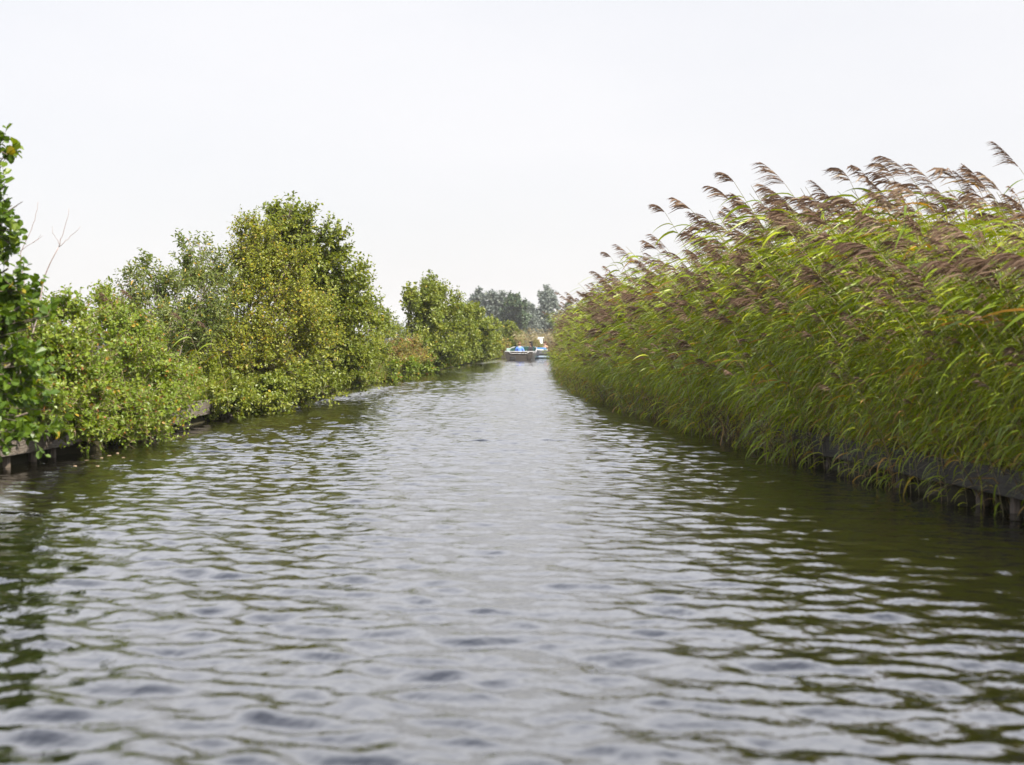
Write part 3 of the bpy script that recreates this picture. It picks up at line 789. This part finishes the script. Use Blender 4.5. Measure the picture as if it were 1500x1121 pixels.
tt = np.where(rng.random(N) < 0.55, rng.uniform(-0.30, 1.2, N), rng.uniform(0.8, 4.2, N))
tt = np.where((dd < 13.2), np.where(rng.random(N) < 0.35, np.maximum(tt, -0.12), np.maximum(tt, 0.06)), tt + 0.13 * np.sin(dd * 1.3) + 0.08 * np.sin(dd * 3.1 + 1))
xy = np.stack([rbank(dd) + tt, dd], -1)
Ls = reed_len(tt) * rng.uniform(0.72, 1.0, N) * np.where(rng.random(N) < 0.2, 1.13, 1.0) * np.minimum(1, 0.45 + dd / 24) * (1 + 0.13 * np.exp(-((dd - 17) / 6) ** 2)) * (1 + 0.09 * np.sin(dd * 1.9 + 2 * tt) + 0.07 * np.sin(dd * 4.3 - 3 * tt))
Ls = np.minimum(Ls, reed_cap(dd) * rng.uniform(0.86, 1.02, N))
reed_mass('reed_bed', 'dense green reed bed with brown plumes bending left over the right bank', xy, Ls, rng.normal(0, 0.5, N), np.where(tt > 0.05, 0.2, -0.08), [M['reed_stem'], M['reed_leaf'], M['plume']])
# reeds at the bend, browner
N = 900
dd = rng.uniform(64, 104, N)
xy = np.stack([rbank(dd) + rng.uniform(0, 3, N), dd], -1)
# dry reed fringe on the far bank
N2 = 520
x2 = rng.uniform(0.6, 9.0, N2); y2 = np.interp(x2, LB[:, 1], LB[:, 0]) + rng.uniform(0.8, 9, N2)
reed_mass('reed_bed', 'distant reed bed along the bend behind the near reeds', xy, rng.uniform(2.0, 2.8, N), rng.normal(0, 0.5, N), np.full(N, 0.2), [M['reed_stem'], M['reed_leaf'], M['plume']], n_var=5, seed=8)
reed_mass('dry_reed_bed', 'straw coloured dry reeds on the far bank behind the boats', np.stack([x2, y2], -1), rng.uniform(1.3, 2.2, N2), rng.normal(0, 0.8, N2), np.full(N2, 0.2), [M['dry_reed'], M['dry_reed'], M['dry_reed']], n_var=5, seed=9)

# a few reeds between the brambles of the left bank
for k, (px, py, d) in enumerate([(108, 438, 16.8), (128, 446, 17), (146, 446, 17.5), (166, 436, 20), (262, 478, 20), (232, 466, 20.2)]):
    tip = P(px, py, d)
    vi = 4
    put_reed(tip[0] + 0.7, d, 0.24, (tip[2] - 0.24) / 0.97, rr_.gauss(0, 0.4), 'slender reed with brown plume among the brambles of the left bank', 'reeds among the brambles on the left bank', vi)

# ------------------------------------------------------------------ grass on the left bank
def grass():
    n = 30000
    d = 9 + 92 * rng.random(n) ** 1.3
    inl = rng.random(n) ** 1.6 * 1.6 - 0.12
    inl = np.where(d < 27, np.maximum(inl, 0.1), inl)
    pos = np.stack([lbank(d) - inl, d, np.where(inl < 0.02, 0.06, 0.2)], -1)
    L = rng.uniform(0.18, 0.6, n); az = rng.uniform(0, 6.28, n)
    outw = np.stack([np.cos(az) * 0.5 + 0.35, np.sin(az) * 0.5, np.zeros(n)], -1)
    sd = unit(np.cross(outw, np.array([0, 0, 1.0]))) * (0.005 + 0.00008 * d)[:, None]
    p1 = pos + outw * (L * 0.25)[:, None] + np.stack([0 * L, 0 * L, L * 0.6], -1)
    p2 = pos + outw * (L * 0.95)[:, None] + np.stack([0 * L, 0 * L, L * (0.55 + 0.3 * rng.random(n))], -1)
    v = np.stack([pos - sd, pos + sd, p1 + sd * .8, p1 - sd * .8, p2 + sd * .1, p2 - sd * .1], 1).reshape(-1, 3)
    b_ = (np.arange(n) * 6)[:, None]
    q = np.concatenate([b_ + [0, 1, 2, 3], b_ + [3, 2, 4, 5]], 0)
    tag(mesh_obj('bank_grass', v, q, M['grass'], attrs={'tint': np.repeat(rng.random(n), 6), 'clump': np.repeat(rng.random(n), 6)}),
        'tufts of grass growing along the edge of the left bank', 'grass', kind='stuff')
grass()

def reed_litter():
    n = 2600
    d = 8.5 + 45 * rng.random(n) ** 1.4
    pos = np.stack([rbank(d) + np.where(d < 13.2, np.abs(rng.normal(0.0, 0.12, n)) + 0.05, rng.normal(-0.08, 0.14, n)), d, rng.uniform(-0.05, 0.1, n)], -1)
    L = rng.uniform(0.2, 0.6, n)
    dr = unit(np.stack([rng.normal(-0.25, 0.28, n), rng.normal(0, 0.22, n), np.full(n, 1.0)], -1))
    d2 = unit(dr + np.stack([rng.normal(-0.35, 0.35, n), rng.normal(0, 0.3, n), rng.uniform(-0.9, 0.1, n)], -1))
    sd = unit(np.cross(dr, rng.normal(0, 1, (n, 3)))) * rng.uniform(0.0025, 0.006, n)[:, None]
    p1 = pos + dr * (L * 0.6)[:, None]; p2 = p1 + d2 * (L * 0.4)[:, None]
    k_ = 26   # broken stalks that lean out over the water
    d[:k_] = rng.uniform(9.4, 19, k_)
    pos[:k_] = np.stack([rbank(d[:k_]) + 0.1, d[:k_], rng.uniform(0.2, 0.4, k_)], -1)
    dr[:k_] = unit(np.stack([rng.uniform(-1, -.5, k_), rng.uniform(-.5, .3, k_), rng.uniform(-.25, .15, k_)], -1))
    d2[:k_] = unit(dr[:k_] + [0, 0, -.25])
    LL = rng.uniform(0.45, 0.95, k_)[:, None]
    p1[:k_] = pos[:k_] + dr[:k_] * LL * .6; p2[:k_] = p1[:k_] + d2[:k_] * LL * .4
    p1[:, 2] = np.maximum(p1[:, 2], 0.01); p2[:, 2] = np.maximum(p2[:, 2], 0.005)
    v = np.stack([pos - sd, pos + sd, p1 + sd * .9, p1 - sd * .9, p2 + sd * .2, p2 - sd * .2], 1).reshape(-1, 3)
    b_ = (np.arange(n) * 6)[:, None]
    q = np.concatenate([b_ + [0, 1, 2, 3], b_ + [3, 2, 4, 5]], 0)
    tag(mesh_obj('reed_stubble', v, q, M['dead_reed'], attrs={'tint': np.repeat(rng.random(n), 6), 'clump': np.repeat(rng.random(n), 6)}),
        'brown dead reed stalks and leaves along the waterline of the right bank', 'reed stalks', kind='stuff')
reed_litter()

# ------------------------------------------------------------------ people
def skin_mesh(name, verts, edges, radii, mat, parent, root=0, sub=1):
    me = bpy.data.meshes.new(name)
    me.from_pydata(verts, edges, [])
    o = bpy.data.objects.new(name, me); COL.objects.link(o)
    sk = o.modifiers.new('skin', 'SKIN')
    sk.use_smooth_shade = True
    for k, rd in enumerate(radii):
        r_ = rd if isinstance(rd, tuple) else (rd, rd)
        me.skin_vertices[0].data[k].radius = r_
        me.skin_vertices[0].data[k].use_root = (k == root)
    sb = o.modifiers.new('subdivision', 'SUBSURF'); sb.levels = sub; sb.render_levels = sub
    dg = bpy.context.evaluated_depsgraph_get()
    m2 = bpy.data.meshes.new_from_object(o.evaluated_get(dg))
    m2.materials.clear(); m2.materials.append(mat)
    bpy.data.objects.remove(o)
    o2 = bpy.data.objects.new(name, m2); COL.objects.link(o2)
    o2.parent = parent
    return o2

def seated_person(loc, rz, label, top, legs, hair, long_hair=False, arm=(0.25, 0.30), head_turn=0.0):
    """seated figure facing +y; origin on the seat under the hips"""
    t = thing('person', loc, label, 'person', None, rz)
    J = {}
    V = []; E = []; Rd = []
    def add(n, p, r, par=None):
        J[n] = len(V); V.append(p); Rd.append(r)
        if par is not None: E.append((J[par], J[n]))
    add('pelvis', (0, 0, 0.10), (0.15, 0.11)); add('waist', (0, 0, 0.25), (0.135, 0.10), 'pelvis'); add('chest', (0, 0.02, 0.42), (0.16, 0.115), 'waist')
    add('neckbase', (0, 0.02, 0.54), (0.085, 0.07), 'chest'); add('neck', (0, 0.03, 0.61), 0.055, 'neckbase')
    add('skull_low', (0, 0.05, 0.68), (0.068, 0.078), 'neck'); add('skull', (0, 0.045, 0.76), (0.076, 0.092), 'skull_low'); add('skull_top', (0, 0.04, 0.83), (0.055, 0.065), 'skull')
    for s, n in ((-1, 'l'), (1, 'r')):
        add('shoulder' + n, (s * 0.19, 0.02, 0.50), 0.062, 'neckbase')
        add('elbow' + n, (s * 0.27, arm[0] * 0.35, 0.26), 0.045, 'shoulder' + n)
        add('wrist' + n, (s * 0.20, arm[0], 0.17), 0.030, 'elbow' + n)
        add('palm' + n, (s * 0.18, arm[0] + 0.06, 0.155), (0.038, 0.018), 'wrist' + n)
        for f, (dx, ln) in enumerate(((-0.028, 0.060), (-0.010, 0.070), (0.010, 0.065), (0.027, 0.050))):
            add('f%d' % f + n, (s * 0.18 + dx, arm[0] + 0.10, 0.150), 0.009, 'palm' + n)
            add('t%d' % f + n, (s * 0.18 + dx * 1.1, arm[0] + 0.10 + ln * .7, 0.125), 0.008, 'f%d' % f + n)
        add('thumb' + n, (s * 0.18 - s * 0.05, arm[0] + 0.07, 0.145), 0.009, 'palm' + n)
        add('hip' + n, (s * 0.10, 0.05, 0.09), 0.092, 'pelvis'); add('knee' + n, (s * 0.13, 0.44, 0.14), 0.062, 'hip' + n)
        add('ankle' + n, (s * 0.13, 0.50, -0.12), 0.042, 'knee' + n); add('toe' + n, (s * 0.14, 0.66, -0.155), (0.045, 0.03), 'ankle' + n)
    skin_mesh('body', V, E, Rd, M['skin'], t)
    # face: nose, eyes, ears
    def ball(name, c, r, mat, seg=8):
        mbb = MB(); pts = []; rd = []
        for k in range(seg + 1):
            a = math.pi * k / seg
            pts.append((c[0], c[1], c[2] - r[2] * math.cos(a))); rd.append(max(1e-3, math.sin(a)))
        mbb.tube(np.array(pts), np.array(rd), 10, cap=False)
        v = np.concatenate(mbb.v) - c; v[:, 0] *= r[0]; v[:, 1] *= r[1]
        return mesh_obj(name, v + c, np.concatenate(mbb.q), mat, t, smooth=True)
    ball('nose', np.array((0, 0.145, 0.735)), (0.014, 0.022, 0.022), M['skin'])
    for s in (-1, 1):
        ball('eye', np.array((s * 0.030, 0.122, 0.765)), (0.013, 0.012, 0.009), M['black'])
        ball('ear', np.array((s * 0.079, 0.035, 0.745)), (0.010, 0.020, 0.032), M['skin'])
    ball('mouth', np.array((0, 0.126, 0.700)), (0.024, 0.010, 0.007), M['rose_cloth'])
    # clothes over the body
    V2 = [(0, 0, 0.08), (0, 0, 0.25), (0, 0.02, 0.42), (0, 0.02, 0.555)]; R2 = [(0.165, 0.125), (0.155, 0.12), (0.178, 0.132), (0.09, 0.08)]; E2 = [(0, 1), (1, 2), (2, 3)]
    for s in (-1, 1):
        k = len(V2)
        V2 += [(s * 0.19, 0.02, 0.50), (s * 0.27, arm[0] * 0.35, 0.26), (s * 0.21, arm[0] * 0.9, 0.18)]; R2 += [0.078, 0.062, 0.046]; E2 += [(3, k), (k, k + 1), (k + 1, k + 2)]
    skin_mesh('shirt', V2, E2, R2, top, t, 1)
    V3 = [(0, 0, 0.07)]; R3 = [(0.165, 0.12)]; E3 = []
    for s in (-1, 1):
        k = len(V3)
        V3 += [(s * 0.10, 0.05, 0.09), (s * 0.13, 0.44, 0.14), (s * 0.13, 0.49, -0.08)]; R3 += [0.104, 0.074, 0.060]; E3 += [(0, k), (k, k + 1), (k + 1, k + 2)]
    skin_mesh('trousers', V3, E3, R3, legs, t, 0)
    if long_hair:
        skin_mesh('hair', [(0, 0.02, 0.855), (0, 0.0, 0.78), (0, -0.035, 0.66), (0.03, -0.06, 0.52)], [(0, 1), (1, 2), (2, 3)], [(0.06, 0.07), (0.098, 0.10), (0.10, 0.075), (0.06, 0.04)], hair, t, 1)
    else:
        skin_mesh('hair', [(0, 0.04, 0.865), (0, 0.015, 0.80), (0, -0.01, 0.735)], [(0, 1), (1, 2)], [(0.055, 0.07), (0.088, 0.098), (0.074, 0.06)], hair, t, 1)
    return t

# ------------------------------------------------------------------ boats
def boat(loc, rz, label, Lh, hullm, liningm, railm, beam=1.0, stern=0.55, bow=0.80, blunt=0.62, bow_mat=None):
    """open flat bottomed boat, stern at the origin, bow towards +y"""
    t = thing('boat', loc, label, 'boat', None, rz)
    S = np.linspace(0, 1, 13)
    hb = beam * np.interp(S, [0, .15, .5, .78, .92, 1], [0.93, 1, 1, 0.93, 0.80, blunt])
    zt = np.interp(S, [0, .3, .7, 1], [stern, stern, (stern + bow) / 2 + 0.0, bow])
    bb = hb * np.interp(S, [0, .8, 1], [0.82, 0.82, 0.6])
    zb = np.interp(S, [0, .75, 1], [-0.18, -0.18, 0.18])
    yy = S * Lh
    prof = []
    for k in range(13):
        prof.append([(-hb[k], zt[k]), (-hb[k] * 0.97, zt[k] * 0.55), (-bb[k], zb[k] + 0.05), (-bb[k] * 0.6, zb[k]), (bb[k] * 0.6, zb[k]), (bb[k], zb[k] + 0.05), (hb[k] * 0.97, zt[k] * 0.55), (hb[k], zt[k])])
    v = np.array([[(x, yy[k], z) for x, z in prof[k]] for k in range(13)]).reshape(-1, 3)
    q = [[k * 8 + j, k * 8 + j + 1, k * 8 + 9 + j, k * 8 + 8 + j] for k in range(12) for j in range(7)]
    for e, fl in ((0, 0), (12, 1)):
        a = e * 8
        for f in ([a, a + 7, a + 6, a + 1], [a + 1, a + 6, a + 5, a + 2], [a + 2, a + 5, a + 4, a + 3]):
            q.append(f if not fl else f[::-1])
    h = mesh_obj('hull', v, np.array(q), hullm, t, smooth=False)
    # lining: inner shell set in from the hull, floor at 0.05
    pin = []
    for k in range(13):
        y = 0.06 + S[k] * (Lh - 0.12)
        xi = hb[k] - 0.06
        pin.append([(-xi, y, zt[k] - 0.004), (-xi * 0.93, y, 0.06), (xi * 0.93, y, 0.06), (xi, y, zt[k] - 0.004)])
    v = np.array(pin).reshape(-1, 3)
    q = [[k * 4 + j + 1, k * 4 + j, k * 4 + 4 + j, k * 4 + 5 + j] for k in range(12) for j in range(3)] + [[0, 1, 2, 3], [51, 50, 49, 48]]
    mesh_obj('lining', v, np.array(q), liningm, t)
    # gunwale: a flat cap over the gap between hull and lining
    loop = [(-hb[k], yy[k], zt[k]) for k in range(13)] + [(hb[k], yy[k], zt[k]) for k in range(12, -1, -1)]
    loop.append(loop[0])
    g = MB(); g.tube(np.array(loop) + [0, 0, 0.010], 0.026, 6, cap=False); g.build('gunwale', railm, t, smooth=True)
    g = MB()
    for sgn in (-1, 1):
        g.tube([(sgn * (hb[k] * 0.985 + 0.012), yy[k], zt[k] * 0.86) for k in range(12)], 0.018, 6)
    g.build('rub_rail', railm, t, smooth=True)
    return t, hb, zt

bl = P(760, 527, 88.5)
bt_, hb, zt = boat((bl[0], 88.5, 0.02), R(-4), 'open grey metal boat with white rails and dark green seats, seen from its stern', 6.2, M['hull'], M['green_vinyl'], M['pale_metal'], beam=0.93, stern=0.52, bow=0.80)
mb = MB(); mb.box((0, 0.32, 0.15), (1.62, 0.44, 0.17), 0, 0.02); mb.build('bench', M['green_vinyl'], bt_)
mb = MB(); mb.box((-0.62, 3.2, 0.17), (0.42, 3.6, 0.2), 0, 0.03); mb.build('bench', M['green_vinyl'], bt_)
mb = MB(); mb.box((0.62, 3.2, 0.17), (0.42, 3.6, 0.2), 0, 0.03); mb.build('bench', M['green_vinyl'], bt_)
mb = MB(); mb.box((-0.86, 3.6, 0.58), (0.05, 4.0, 0.30), 0, 0.015); mb.build('backrest', M['lit_green'], bt_)
mb = MB(); mb.box((0.05, 5.2, 0.62), (1.3, 0.10, 0.42), 0, 0.03); mb.build('backrest', M['green_vinyl'], bt_)
mb = MB(); mb.tube([(-0.62, -0.03, 0.50), (-0.5, -0.05, 0.41), (0.5, -0.05, 0.41), (0.62, -0.03, 0.50)], 0.02, 6); mb.build('stern_rail', M['pale_metal'], bt_, smooth=True)
mb = MB(); mb.box((-0.36, -0.03, 0.12), (0.34, 0.05, 0.22), 0, 0.01); mb.build('motor_hatch', M['black'], bt_)
mb = MB(); mb.box((0.66, -0.025, 0.2), (0.26, 0.04, 0.3), 0, 0.01); mb.build('stern_plate', M['hull'], bt_)
mb = MB(); mb.tube([(0.0, 1.5, 0.06), (0.0, 1.5, 0.45), (0.0, 1.4, 0.55)], 0.03, 6); mb.build('steering_post', M['black'], bt_)
pl_ = bt_.matrix_basis @ Vector((0.02, 0.36, 0.235))
seated_person(pl_, R(-8), 'person in a light blue shirt sitting in the stern of the metal boat', M['blue_shirt'], M['denim'], M['brown_hair'])
pl_ = bt_.matrix_basis @ Vector((0.66, 2.0, 0.27))
seated_person(pl_, R(62), 'dark haired person in black sitting sideways in the metal boat', M['black_cloth'], M['black_cloth'], M['black_hair'], long_hair=True, head_turn=0)

b2 = P(791, 523, 101)
b2t, hb2, zt2 = boat((4.22, 103.3, 0.02), R(150), 'dark low boat with a white bow coming round the bend, half hidden by reeds', 5.0, M['dark_hull'], M['steel_blue'], M['white_paint'], beam=0.85, stern=0.40, bow=0.56, blunt=0.25)
mb = MB(); mb.box((0, 3.9, 0.16), (1.2, 0.40, 0.18), 0, 0.02); mb.build('bench', M['steel_blue'], b2t)
mb = MB(); mb.box((0, 1.2, 0.16), (1.3, 0.40, 0.18), 0, 0.02); mb.build('bench', M['steel_blue'], b2t)
mbv = np.array([(-0.56, 4.5, 0.535), (0.56, 4.5, 0.535), (0.20, 4.97, 0.58), (-0.20, 4.97, 0.58), (-0.56, 4.5, 0.56), (0.56, 4.5, 0.56), (0.20, 4.97, 0.61), (-0.20, 4.97, 0.61)])
mesh_obj('foredeck', mbv, np.array([[3, 2, 1, 0], [4, 5, 6, 7], [0, 1, 5, 4], [1, 2, 6, 5], [2, 3, 7, 6], [3, 0, 4, 7]]), M['white_paint'], b2t)
mb = MB(); mb.box((0.0, 4.48, 0.62), (1.0, 0.22, 0.22), 0, 0.05); mb.build('tarpaulin', M['blue_tarp'], b2t)
seated_person(b2t.matrix_basis @ Vector((-0.10, 3.92, 0.27)), R(140), 'person in a rose brown top sitting near the bow of the dark boat', M['rose_cloth'], M['denim'], M['brown_hair'])
seated_person(b2t.matrix_basis @ Vector((-0.2, 1.25, 0.25)), R(150), 'person in a pale top sitting in the rear of the dark boat behind the reeds', M['pale_cloth'], M['denim'], M['brown_hair'])

# sign on the far bank
sp = P(793, 500, 119.5)
sg = thing('sign', (sp[0], 122.2, 0.2), 'white box shaped sign on a grey post above the dark boat', 'sign', rz=R(12))
mb = MB(); mb.tube([(0, 0, -0.3), (0, 0, 0.8)], 0.06, 8); mb.tube([(0.0, 0.05, -0.3), (0.0, 0.05, 0.78)], 0.03, 6); mb.build('post', M['steel_blue'], sg)
mb = MB(); mb.box((0, 0, 1.06), (0.58, 0.16, 0.60), 0, 0.03); mb.build('panel', M['white_paint'], sg)
mb = MB(); mb.box((-0.19, -0.083, 1.0), (0.14, 0.012, 0.34), 0); mb.build('notice', M['maroon'], sg)
mb = MB(); mb.box((0.22, -0.083, 1.04), (0.10, 0.012, 0.44), 0); mb.build('notice', M['black'], sg)

# ------------------------------------------------------------------ drifting flecks near the left bank
for k, (px, py) in enumerate([(135, 668), (148, 671), (160, 668), (172, 664), (127, 675), (181, 671), (110, 683), (143, 683), (466, 623), (545, 668)][:8]):
    d = CAM_H * FPX / (py - HY)
    n = 9
    a = np.linspace(0, 2 * math.pi, n, endpoint=False)
    rad = rr_.uniform(0.007, 0.016)
    rn = rad * (0.7 + 0.5 * rng.random(n))
    top = np.stack([np.cos(a) * rn * 1.5, np.sin(a) * rn, np.full(n, 0.002)], -1); bot = top * [1.05, 1.05, 0] + [0, 0, -0.006]
    cc = np.array([[0, 0, 0.003]])
    v = np.concatenate([top, bot, cc])
    q = [[n + j, n + (j + 1) % n, (j + 1) % n, j] for j in range(n)]
    t3 = [[2 * n, j, (j + 1) % n] for j in range(n)]
    o = mesh_obj('floating_leaf', v, [np.array(q), np.array(t3)], M['dead_stem'])
    o.location = ((px - HX) / FPX * d, d, 0.004)
    tag(o, 'tan fallen leaf floating on the water beside the left timber edging', 'leaf', 'fallen leaves floating by the left bank')

# ------------------------------------------------------------------ haze
m, t, o = new_mat('haze_air')
pv = t.nodes.new("ShaderNodeVolumePrincipled")
pv.inputs['Color'].default_value = (0.95, 0.97, 1.0, 1)
pv.inputs['Density'].default_value = 0.00025
t.links.new(pv.outputs[0], o.inputs['Volume'])
mb = MB(); mb.box((0, 560, 12.5), (2440, 1740, 29)); hz = mb.build('haze', m)
tag(hz, 'thin pale haze that softens the far trees', 'haze', kind='stuff')
